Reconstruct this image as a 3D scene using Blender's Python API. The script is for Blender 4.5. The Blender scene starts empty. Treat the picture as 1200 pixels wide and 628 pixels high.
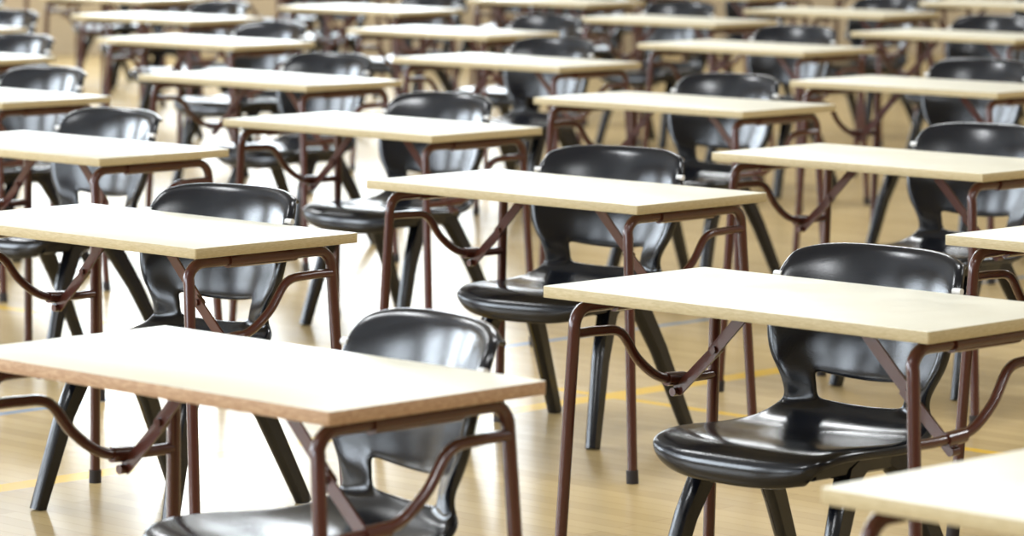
import bpy, bmesh, math, random
from mathutils import Vector, Matrix
S=1.6
H=0.845
HC=0.661*S+H
PITCH=math.radians(6.55)
F=4279.0
TH=math.radians(-45.29)
W=1.2; DP=0.585
CS=1.09
G=0.88      # final real-world scale: desk top ends up 0.74 m high
EU=Vector((math.cos(TH),math.sin(TH),0)); EV=Vector((-math.sin(TH),math.cos(TH),0))
sc=bpy.context.scene

def unproj(px,py,z):
    u=(px-600)/F; v=(py-314)/F
    c,s=math.cos(PITCH),math.sin(PITCH)
    d=Vector((u,c-v*s,-s-v*c)); t=(z-HC)/d.z
    return Vector((d.x*t,d.y*t,z))

# ---------- materials
def mat(name,col,rough=.5,metal=0,noise=None,bump=None,coat=0,spec=.5,rvar=None,tint=None):
    m=bpy.data.materials.new(name); m.use_nodes=True
    nt=m.node_tree; b=nt.nodes['Principled BSDF']
    b.inputs['Base Color'].default_value=(*col,1); b.inputs['Roughness'].default_value=rough
    b.inputs['Metallic'].default_value=metal; b.inputs['Coat Weight'].default_value=coat
    b.inputs['Specular IOR Level'].default_value=spec
    tc=nt.nodes.new('ShaderNodeTexCoord')
    if noise:
        sca,col2,dist=noise
        mp=nt.nodes.new('ShaderNodeMapping'); mp.inputs['Scale'].default_value=sca
        n=nt.nodes.new('ShaderNodeTexNoise'); n.inputs['Scale'].default_value=1; n.inputs['Detail'].default_value=6
        n.inputs['Distortion'].default_value=dist
        nt.links.new(tc.outputs['Object'],mp.inputs[0]); nt.links.new(mp.outputs[0],n.inputs[0])
        r=nt.nodes.new('ShaderNodeValToRGB'); r.color_ramp.elements[0].position=.35;r.color_ramp.elements[1].position=.65
        r.color_ramp.elements[0].color=(*col,1); r.color_ramp.elements[1].color=(*col2,1)
        nt.links.new(n.outputs[0],r.inputs[0]); out=r.outputs[0]
        if tint:
            oi=nt.nodes.new('ShaderNodeObjectInfo'); mx=nt.nodes.new('ShaderNodeMixRGB'); mx.inputs[2].default_value=(*tint,1)
            nt.links.new(oi.outputs['Random'],mx.inputs[0]); nt.links.new(out,mx.inputs[1]); out=mx.outputs[0]
        nt.links.new(out,b.inputs['Base Color'])
    if bump:
        n2=nt.nodes.new('ShaderNodeTexNoise'); n2.inputs['Scale'].default_value=bump[0]; n2.inputs['Detail'].default_value=3
        nt.links.new(tc.outputs['Object'],n2.inputs[0])
        bp=nt.nodes.new('ShaderNodeBump'); bp.inputs['Strength'].default_value=bump[1]; bp.inputs['Distance'].default_value=.002
        nt.links.new(n2.outputs[0],bp.inputs['Height']); nt.links.new(bp.outputs[0],b.inputs['Normal'])
    if rvar:
        n3=nt.nodes.new('ShaderNodeTexNoise'); n3.inputs['Scale'].default_value=rvar[0]; n3.inputs['Detail'].default_value=5
        mr=nt.nodes.new('ShaderNodeMapRange'); mr.inputs['From Min'].default_value=.35; mr.inputs['From Max'].default_value=.65
        mr.inputs['To Min'].default_value=rvar[1]; mr.inputs['To Max'].default_value=rvar[2]
        nt.links.new(tc.outputs['Object'],n3.inputs[0]); nt.links.new(n3.outputs[0],mr.inputs[0]); nt.links.new(mr.outputs[0],b.inputs['Roughness'])
    return m
M_top=mat('desk_laminate_cream',(.70,.67,.52),.36,noise=((3,3,3),(.73,.70,.56),0),rvar=(9,.32,.42),tint=(.71,.69,.58))
M_edge=mat('desk_chipboard_edge',(.34,.19,.10),.7,noise=((60,60,400),(.52,.35,.21),.5))
M_edge2=mat('desk_edging_light',(.43,.34,.18),.6,noise=((60,60,400),(.52,.43,.25),.5))
M_tube=mat('brown_enamel_steel',(.070,.019,.013),.24,bump=(60,.25),coat=.3)
M_pl=mat('black_polypropylene',(.004,.005,.008),.18,bump=(250,.10),rvar=(7,.14,.23))
M_foot=mat('rubber_foot',(.02,.015,.015),.7)
M_rivet=mat('white_plastic_plug',(.7,.7,.68),.5)

# ---------- mesh helpers
def new_obj(name,me,mats=None,parent=None):
    o=bpy.data.objects.new(name,me); sc.collection.objects.link(o)
    if parent: o.parent=parent
    return o
def smooth(me,ang=40):
    for p in me.polygons: p.use_smooth=True
    try: me.set_sharp_from_angle(angle=math.radians(ang))
    except Exception: pass
def catmull(pts,n=6):
    out=[]
    P=[pts[0]]+list(pts)+[pts[-1]]
    for i in range(1,len(P)-2):
        a,b,c,d=[Vector(q) for q in P[i-1:i+3]]
        for k in range(n):
            t=k/n
            out.append(.5*((2*b)+(c-a)*t+(2*a-5*b+4*c-d)*t*t+(-a+3*b-3*c+d)*t**3))
    out.append(Vector(pts[-1])); return out
def tube(bm,pts,r,seg=10,mi=0):
    pts=[Vector(p) for p in pts]; rings=[]
    t0=(pts[1]-pts[0]).normalized(); n=t0.orthogonal().normalized()
    for i,p in enumerate(pts):
        if i==0:t=pts[1]-pts[0]
        elif i==len(pts)-1:t=pts[-1]-pts[-2]
        else:t=(pts[i+1]-pts[i]).normalized()+(pts[i]-pts[i-1]).normalized()
        t.normalize(); n=(n-t*n.dot(t)).normalized(); b=t.cross(n)
        rr=r[i] if isinstance(r,(list,tuple)) else r
        rings.append([bm.verts.new(p+(n*math.cos(a)+b*math.sin(a))*rr) for a in [2*math.pi*k/seg for k in range(seg)]])
    for a,b in zip(rings,rings[1:]):
        for k in range(seg):
            f=bm.faces.new((a[k],a[(k+1)%seg],b[(k+1)%seg],b[k])); f.material_index=mi
    f=bm.faces.new(rings[0][::-1]); f.material_index=mi
    f=bm.faces.new(rings[-1]); f.material_index=mi
def box(bm,c,ax,ay,az,mi=0):
    c=Vector(c);vs=[]
    for sx in(-1,1):
        for sy in(-1,1):
            for sz in(-1,1): vs.append(bm.verts.new(c+sx*ax+sy*ay+sz*az))
    for f in((0,1,3,2),(4,6,7,5),(0,4,5,1),(2,3,7,6),(0,2,6,4),(1,5,7,3)):
        q=bm.faces.new([vs[i] for i in f]); q.material_index=mi

# ---------- desk
def desk_top(edge):
    bm=bmesh.new(); T=.028
    box(bm,(0,0,H-T/2),Vector((W/2,0,0)),Vector((0,DP/2,0)),Vector((0,0,T/2)))
    bmesh.ops.recalc_face_normals(bm,faces=bm.faces)
    ed=[e for e in bm.edges if abs(e.verts[0].co.z-e.verts[1].co.z)>.01]
    bmesh.ops.bevel(bm,geom=ed,offset=.006,segments=3,affect='EDGES',profile=.5)
    ed=[e for e in bm.edges if len(e.link_faces)==2 and e.calc_face_angle()>1]
    bmesh.ops.bevel(bm,geom=ed,offset=.0015,segments=2,affect='EDGES',profile=.5)
    bm.normal_update()
    for f in bm.faces: f.material_index=0 if abs(f.normal.z)>.9 else 1
    me=bpy.data.meshes.new('desk_top'); bm.to_mesh(me); bm.free()
    me.materials.append(M_top); me.materials.append(edge); smooth(me); return me
def frame_mesh():
    bm=bmesh.new(); r=.0155; zt=H-.028-.022
    ya=DP/2-.035
    sp=.045
    R=.05
    pts=[(sp,-ya-.02,.012),(.0+.004,-ya+.0,zt-R)]
    for k in range(1,7):
        a=k/6*math.pi/2
        pts.append((0,-ya+R-R*math.cos(a),zt-R+R*math.sin(a)))
    for k in range(0,7):
        a=k/6*math.pi/2
        pts.append((0,ya-R+R*math.sin(a),zt-R+R*math.cos(a)))
    pts.append((sp,ya+.02,.012))
    tube(bm,pts,r,12)
    tube(bm,[(0,-.12,zt+.0),(0,.12,zt+.0)],r+.006,12)
    z1=H-.265; z2=H-.115
    xs=lambda z:sp*(1-z/zt)
    st=catmull([(xs(z1),-ya-.005,z1),(xs(z1),-.16,z1+.0),(xs(z1)-.0,-.06,z1+.012),(xs(z1),.02,z1+.065),(xs(z2),.09,z2-.012),(xs(z2),.17,z2),(xs(z2),ya,z2)],6)
    tube(bm,st,.0125,10)
    tube(bm,[(xs(z1),-.15,z1),(xs(z1),-.085,z1+.004)],.0175,10)
    a=Vector((xs(z1)-.005,-.115,z1-.03)); b=Vector((-.26,-.115,H-.045)); m=a.lerp(b,.5)+Vector((0,0,-.006))
    yv=Vector((0,1,0))
    for (p,q,off) in((a,m+(m-a)*.08,-.004),(m-(b-m)*.08,b,.004)):
        d=(q-p); L=d.length; d.normalize(); n=d.cross(yv).normalized()
        box(bm,(p+q)/2+yv*off,d*L/2,yv*.003,n*.015)
    tube(bm,[m+yv*-.014,m+yv*.014],.010,10)
    tube(bm,[a+yv*-.014,a+yv*.014],.011,10)
    box(bm,(-.26,-.115,H-.032),Vector((.03,0,0)),Vector((0,.02,0)),Vector((0,0,.0038)))
    box(bm,(-.26,-.109,H-.046),Vector((.014,0,0)),Vector((0,.0025,0)),Vector((0,0,.014)))
    for y in(-.10,.10):
        box(bm,(0,y,H-.0305),Vector((.03,0,0)),Vector((0,.015,0)),Vector((0,0,.0028)))
    for s in(-1,1):
        tube(bm,[(sp,s*(ya+.02),0),(sp-.003,s*(ya+.019),.04)],.0185,12,1)
    bmesh.ops.recalc_face_normals(bm,faces=bm.faces)
    me=bpy.data.meshes.new('folding_frame'); bm.to_mesh(me); bm.free()
    me.materials.append(M_tube); me.materials.append(M_foot); smooth(me); return me
TOPS=[desk_top(M_edge),desk_top(M_edge2)]
FR=frame_mesh()
XF=W/2-.075
def make_desk(c,rot=0,kind=1):
    e=bpy.data.objects.new('exam_desk',None); sc.collection.objects.link(e)
    e.location=(c[0],c[1],0); e.rotation_euler=(0,0,TH+rot)
    new_obj('desk_top',TOPS[kind],None,e)
    a=new_obj('leg_frame_a',FR,None,e); a.location=(XF,0,0)
    b=new_obj('leg_frame_b',FR,None,e); b.location=(-XF,0,0); b.rotation_euler=(0,0,math.pi)
    return e

# ---------- chair  (faces -y)
def chair_mesh():
    prof=[ # y,z,halfwidth,side curl(y fwd),side lift z
     (-.266,.360,.184,-.020,.016),(-.281,.390,.210,-.022,.010),(-.274,.424,.230,-.020,.002),(-.238,.442,.243,-.010,.001),(-.165,.446,.252,0,.004),
     (-.08,.438,.256,0,.009),(0,.430,.256,0,.012),(.07,.428,.252,0,.014),(.13,.434,.242,.004,.014),(.175,.450,.227,.012,.010),
     (.202,.474,.210,.022,.004),(.215,.496,.200,.036,0),(.223,.526,.202,.050,0),(.230,.556,.220,.060,0),(.237,.588,.243,.068,0),
     (.246,.635,.256,.072,0),(.257,.68,.260,.074,0),(.270,.728,.259,.072,0),(.284,.775,.254,.067,-.002),(.296,.806,.246,.060,-.007),(.305,.827,.237,.053,-.013),(.315,.838,.229,.048,-.019),(.333,.834,.224,.045,-.022)]
    NX=17
    bm=bmesh.new(); V=[]
    for i,(y,z,hw,curl,lift) in enumerate(prof):
        row=[]
        for j in range(-1,NX+1):
            jj=min(max(j,0),NX-1)
            t=-1+2*jj/(NX-1)
            a=abs(t)
            p=Vector((t*hw,y-curl*a**(2.0 if curl>0 else 4),z+lift*a**(3 if lift>0 else 5)))
            if i==13:p.z-=.020*max(0,1-(t/.75)**2)
            if i==14:p.z-=.012*max(0,1-(t/.75)**2)
            if i==11:p.z-=.016*max(0,1-(t/.75)**2)
            if j<0 or j>=NX:
                s=1 if t>0 else -1
                if i<=2: p+=Vector((s*.003,.016,-.002-.006*i))
                elif i<=8: p+=Vector((s*.005,0,-.022))
                elif i<=12: p+=Vector((s*.004,.014,-.006))
                elif i<=18: p+=Vector((s*.003,.024,0))
                else: p+=Vector((s*.001,.024-(i-18)*.004,-.002*(i-18)))
            row.append(bm.verts.new(p))
        V.append(row)
    hole=set()
    for i in (11,12):
        for j in range(4,14): hole.add((i,j))
    for i in range(len(V)-1):
        for j in range(NX+1):
            if (i,j) in hole: continue
            bm.faces.new((V[i][j],V[i][j+1],V[i+1][j+1],V[i+1][j]))
    bmesh.ops.delete(bm,geom=[v for v in bm.verts if not v.link_faces],context='VERTS')
    bmesh.ops.recalc_face_normals(bm,faces=bm.faces)
    me=bpy.data.meshes.new('shell'); bm.to_mesh(me); bm.free()
    me.materials.append(M_pl)
    o=bpy.data.objects.new('tmp',me); sc.collection.objects.link(o)
    so=o.modifiers.new('s','SOLIDIFY'); so.thickness=.012; so.offset=0
    sb=o.modifiers.new('b','SUBSURF'); sb.levels=2; sb.render_levels=2
    dg=bpy.context.evaluated_depsgraph_get(); m2=bpy.data.meshes.new_from_object(o.evaluated_get(dg))
    bpy.data.objects.remove(o); smooth(m2,60); m2.name='seat_and_back'
    return m2
def plug_mesh():
    bm=bmesh.new()
    for s in(-1,1): tube(bm,[(s*.245,.220,.765),(s*.2675,.220,.765)],.008,12)
    me=bpy.data.meshes.new('plugs'); bm.to_mesh(me); bm.free(); me.materials.append(M_rivet); smooth(me); return me
def bar(bm,pts,wd,th,side=Vector((1,0,0))):
    rings=[]
    pts=[Vector(p) for p in pts]
    for i,p in enumerate(pts):
        t=(pts[min(i+1,len(pts)-1)]-pts[max(i-1,0)]).normalized()
        s=(side-t*side.dot(t)).normalized(); n=t.cross(s)
        w,h=wd[i]/2,th[i]/2
        ring=[]
        for (a,b) in((1,.45),(.7,1),(-.7,1),(-1,.45),(-1,-.45),(-.7,-1),(.7,-1),(1,-.45)):
            ring.append(bm.verts.new(p+n*a*w+s*b*h))
        rings.append(ring)
    for a,b in zip(rings,rings[1:]):
        for k in range(8): bm.faces.new((a[k],a[(k+1)%8],b[(k+1)%8],b[k]))
    bm.faces.new(rings[0][::-1]); bm.faces.new(rings[-1])
def legs_mesh():
    bm=bmesh.new()
    for s in(-1,1):
        bar(bm,[(s*.19,-.045,.412),(s*.197,-.09,.385),(s*.215,-.155,.25),(s*.240,-.235,0)],[.05,.066,.054,.042],[.05,.045,.04,.034])
        bar(bm,[(s*.19,.045,.412),(s*.197,.085,.385),(s*.215,.165,.25),(s*.240,.29,0)],[.05,.066,.054,.042],[.05,.045,.04,.034])
        bar(bm,[(s*.19,-.22,.400),(s*.195,-.1,.406),(s*.195,.08,.402),(s*.18,.14,.414)],[.03,.045,.045,.02],[.04,.04,.04,.03])
    for y in(-.09,.08):
        bar(bm,[(-.19,y,.400),(0,y,.405),(.19,y,.400)],[.04,.03,.04],[.02,.02,.02],Vector((0,1,0)))
    bmesh.ops.recalc_face_normals(bm,faces=bm.faces)
    me=bpy.data.meshes.new('legs'); bm.to_mesh(me); bm.free()
    me.materials.append(M_pl); smooth(me,50); return me
SH=chair_mesh(); LG=legs_mesh(); PG=plug_mesh()
def make_chair(p,rot=0):
    e=bpy.data.objects.new('plastic_chair',None); sc.collection.objects.link(e)
    e.location=(p[0],p[1],0); e.rotation_euler=(0,0,TH+rot); e.scale=(CS,CS,CS)
    new_obj('seat_and_back',SH,None,e); new_obj('legs',LG,None,e); new_obj('edge_plugs',PG,None,e)
    return e

# ---------- layout
desks={'A':(-.35,4.66),'B':(.44,5.38),'C':(-.66,6.43),'D':(.10,7.17),'E':(-.32,8.84),'F':(.83,7.84),'G':(.45,9.62),'H':(-.71,10.63),
'I':(-1.02,8.21),'J':(.01,11.51),'K':(1.19,10.34),'O':(-1.07,12.72),'Q':(-.22,13.38),'R':(.82,12.35)}
desks={k:Vector((a*S,b*S,0)) for k,(a,b) in desks.items()}
def from_L(px,py): return unproj(px,py,H)+EU*W/2+EV*DP/2
desks['M']=from_L(1107,275); desks['N']=from_L(961,571)
def lat(u,v): return (EU*u+EV*v)*S
ex=[(-8.1,5.95),(-9.7,7.0),(-11.3,8.1),(-8.2,10.4),(-9.7,10.5),(-9.7,11.5),(-11.3,9.25),(-11.3,10.35),(-11.3,11.45),(-11.3,12.5),(-12.9,9.2),(-12.9,10.3),(-12.9,11.4),(-12.9,12.5),(-12.9,13.6),
(-14.5,10.3),(-14.5,11.4),(-14.5,12.5),(-14.5,13.6),(-14.5,14.7),(-6.5,9.2),(-8.2,11.5),(-9.7,12.6),(-11.3,13.6)]
for i,(u,v) in enumerate(ex): desks['x%d'%i]=lat(u,v)
tops={'A':(508,-12,.45),'B':(1034,2,.45),'C':(269,7,.45),'D':(724,11,.58),'E':(521,4,.63),'F':(1158,4,.68),'I':(135,1,.62),'G':(858,5,.66),'H':(389,5,.70),
'J':(652,5,.70),'K':(1152,4,.72),'O':(322,4,.72),'Q':(645,4,.72),'R':(935,5,.72),'x0':(56,3,.68),'x1':(25,4,.7),'x3':(1165,5,.72),'x4':(800,5,.72)}
random.seed(4)
for k,c in desks.items():
    make_desk(c,0,0 if k in('A',) else 1)
    if k in tops:
        tx,yw,dv=tops[k]; yw=math.radians(yw)
        pos=c+EV*dv
        x=(tx-600)/F
        du=(x*pos.y-pos.x)/(EU.x-x*EU.y)
        pos=pos+EU*du
        bv=Vector((-math.sin(TH+yw),math.cos(TH+yw),0))
        make_chair(pos-bv*.27*CS,yw)
    else:
        make_chair(c+EV*(.66+random.uniform(-.04,.04)-.28*CS)+EU*random.uniform(-.20,-.04),random.uniform(-.05,.12))

# ---------- hall
def plane(name,verts,m):
    me=bpy.data.meshes.new(name); me.from_pydata(verts,[],[(0,1,2,3)]); me.materials.append(m); return new_obj(name,me,None)
mf=bpy.data.materials.new('varnished_timber_floor'); mf.use_nodes=True
nt=mf.node_tree; b=nt.nodes['Principled BSDF']
tc=nt.nodes.new('ShaderNodeTexCoord'); mp=nt.nodes.new('ShaderNodeMapping'); mp.inputs['Rotation'].default_value=(0,0,-TH)
nt.links.new(tc.outputs['Object'],mp.inputs[0])
br=nt.nodes.new('ShaderNodeTexBrick'); br.inputs['Scale'].default_value=1; br.inputs['Brick Width'].default_value=1.4; br.inputs['Row Height'].default_value=.07
br.inputs['Mortar Size'].default_value=.001; br.inputs['Color1'].default_value=(.53,.395,.19,1); br.inputs['Color2'].default_value=(.45,.33,.155,1); br.inputs['Mortar'].default_value=(.32,.21,.09,1)
nt.links.new(mp.outputs[0],br.inputs[0])
def line_mask(axis,pos,half):
    sx=nt.nodes.new('ShaderNodeSeparateXYZ'); nt.links.new(mp.outputs[0],sx.inputs[0])
    a=nt.nodes.new('ShaderNodeMath'); a.operation='SUBTRACT'; nt.links.new(sx.outputs[axis],a.inputs[0]); a.inputs[1].default_value=pos
    c=nt.nodes.new('ShaderNodeMath'); c.operation='ABSOLUTE'; nt.links.new(a.outputs[0],c.inputs[0])
    d=nt.nodes.new('ShaderNodeMath'); d.operation='LESS_THAN'; nt.links.new(c.outputs[0],d.inputs[0]); d.inputs[1].default_value=half
    e=nt.nodes.new('ShaderNodeMath'); e.operation='MULTIPLY'; nt.links.new(d.outputs[0],e.inputs[0]); e.inputs[1].default_value=.9
    return e
prev=br.outputs[0]
def court_line(px,py,axis,col):
    global prev
    q=unproj(px,py,0); u=q.dot(EU); v=q.dot(EV)
    d=line_mask(axis,u if axis==0 else v,.027)
    mx=nt.nodes.new('ShaderNodeMixRGB'); nt.links.new(d.outputs[0],mx.inputs[0]); nt.links.new(prev,mx.inputs[1]); mx.inputs[2].default_value=(*col,1)
    prev=mx.outputs[0]
court_line(805,452,0,(.75,.46,.03)); court_line(1140,527,1,(.75,.46,.03)); court_line(800,378,0,(.20,.28,.38)); court_line(350,517,0,(.75,.46,.03))
nt.links.new(prev,b.inputs['Base Color'])
b.inputs['Roughness'].default_value=.25
# ---- room shell
XL,XR,YF,YN,ZC=-14,16,34,-8,7
plane('floor',[(XL,YN,0),(XR,YN,0),(XR,YF,0),(XL,YF,0)],mf)
M_wall=mat('painted_wall_tan',(.43,.345,.22),.8,noise=((1,1,1),(.47,.375,.25),0))
M_ceil=mat('ceiling_grey',(.32,.32,.33),.9)
M_frame=mat('window_frame_white',(.8,.8,.78),.5)
def area(name,loc,d,sx,sy,power,col=(1,1,1)):
    l=bpy.data.lights.new(name,'AREA'); l.shape='RECTANGLE'; l.size=sx; l.size_y=sy; l.energy=power*G*G; l.color=col
    o=bpy.data.objects.new(name,l); sc.collection.objects.link(o); o.location=loc
    o.rotation_euler=Vector(d).to_track_quat('-Z','Y').to_euler(); return o
def wall_with_windows(name,o,ud,L,n,wins,z0,z1,power,col):
    bm=bmesh.new(); o=Vector(o); ud=Vector(ud)
    def q(a,b,c,d):
        if b-a<1e-4 or d-c<1e-4:return
        bm.faces.new([bm.verts.new(o+ud*a+Vector((0,0,c))),bm.verts.new(o+ud*b+Vector((0,0,c))),bm.verts.new(o+ud*b+Vector((0,0,d))),bm.verts.new(o+ud*a+Vector((0,0,d)))])
    q(0,L,0,z0); q(0,L,z1,ZC); x=0
    for a,b in wins: q(x,a,z0,z1); x=b
    q(x,L,z0,z1)
    me=bpy.data.meshes.new(name); bm.to_mesh(me); bm.free(); me.materials.append(M_wall); new_obj(name,me)
    n=Vector(n)
    for i,(a,b) in enumerate(wins):
        bm=bmesh.new()
        m=(b-a)/3
        for k in range(4): box(bm,o+ud*(a+m*k)+Vector((0,0,(z0+z1)/2))+n*.02,ud*.04,n*.05,Vector((0,0,(z1-z0)/2)))
        for z in(z0,(z0+z1)/2,z1): box(bm,o+ud*(a+b)/2+Vector((0,0,z))+n*.02,ud*(b-a)/2,n*.05,Vector((0,0,.04)))
        me=bpy.data.meshes.new('window'); bm.to_mesh(me); bm.free(); me.materials.append(M_frame); new_obj('window_%s_%d'%(name[5:],i+1),me)
        area('daylight',o+ud*(a+b)/2+Vector((0,0,(z0+z1)/2))-n*.05,n,b-a,z1-z0,power,col)
wall_with_windows('wall_left',(XL,YN,0),(0,1,0),YF-YN,(1,0,0),[(2+6*k,5.6+6*k) for k in range(6)],1.8,5.4,760,(.80,.90,1))
wall_with_windows('wall_far',(XL,YF,0),(1,0,0),XR-XL,(0,-1,0),[(2.5,7.5),(9,14)],1.6,5.6,660,(.86,.94,1))
plane('wall_right',[(XR,YF,0),(XR,YN,0),(XR,YN,ZC),(XR,YF,ZC)],M_wall)
plane('wall_near',[(XL,YN,0),(XL,YN,ZC),(XR,YN,ZC),(XR,YN,0)],M_wall)
plane('ceiling',[(XL,YN,ZC),(XL,YF,ZC),(XR,YF,ZC),(XR,YN,ZC)],M_ceil)
for y in(3,11,19,27):
    for x in(-7,1,9): area('overhead_fill',(x,y,ZC-.1),(0,0,-1),2.4,1.2,270,(.95,.98,1))  # unseen fill panels, added to light the desks and chairs from above

w=bpy.data.worlds.new('sky'); sc.world=w; w.use_nodes=True
bg=w.node_tree.nodes['Background']; bg.inputs[0].default_value=(.92,.96,1,1); bg.inputs[1].default_value=1.5

cam=bpy.data.cameras.new('camera'); co=bpy.data.objects.new('camera',cam); sc.collection.objects.link(co); sc.camera=co
co.location=(0,0,HC); co.rotation_euler=(math.pi/2-PITCH,0,0)
cam.sensor_width=36; cam.lens=F/1200*36; cam.clip_end=200
cam.dof.use_dof=True; cam.dof.focus_distance=9.6*G; cam.dof.aperture_fstop=3.9/G
# bring the whole hall to real-world scale
for o in list(sc.objects):
    if o.parent is None:
        o.location=o.location*G
        if o is not co: o.scale=o.scale*G
sc.view_settings.view_transform='Standard'
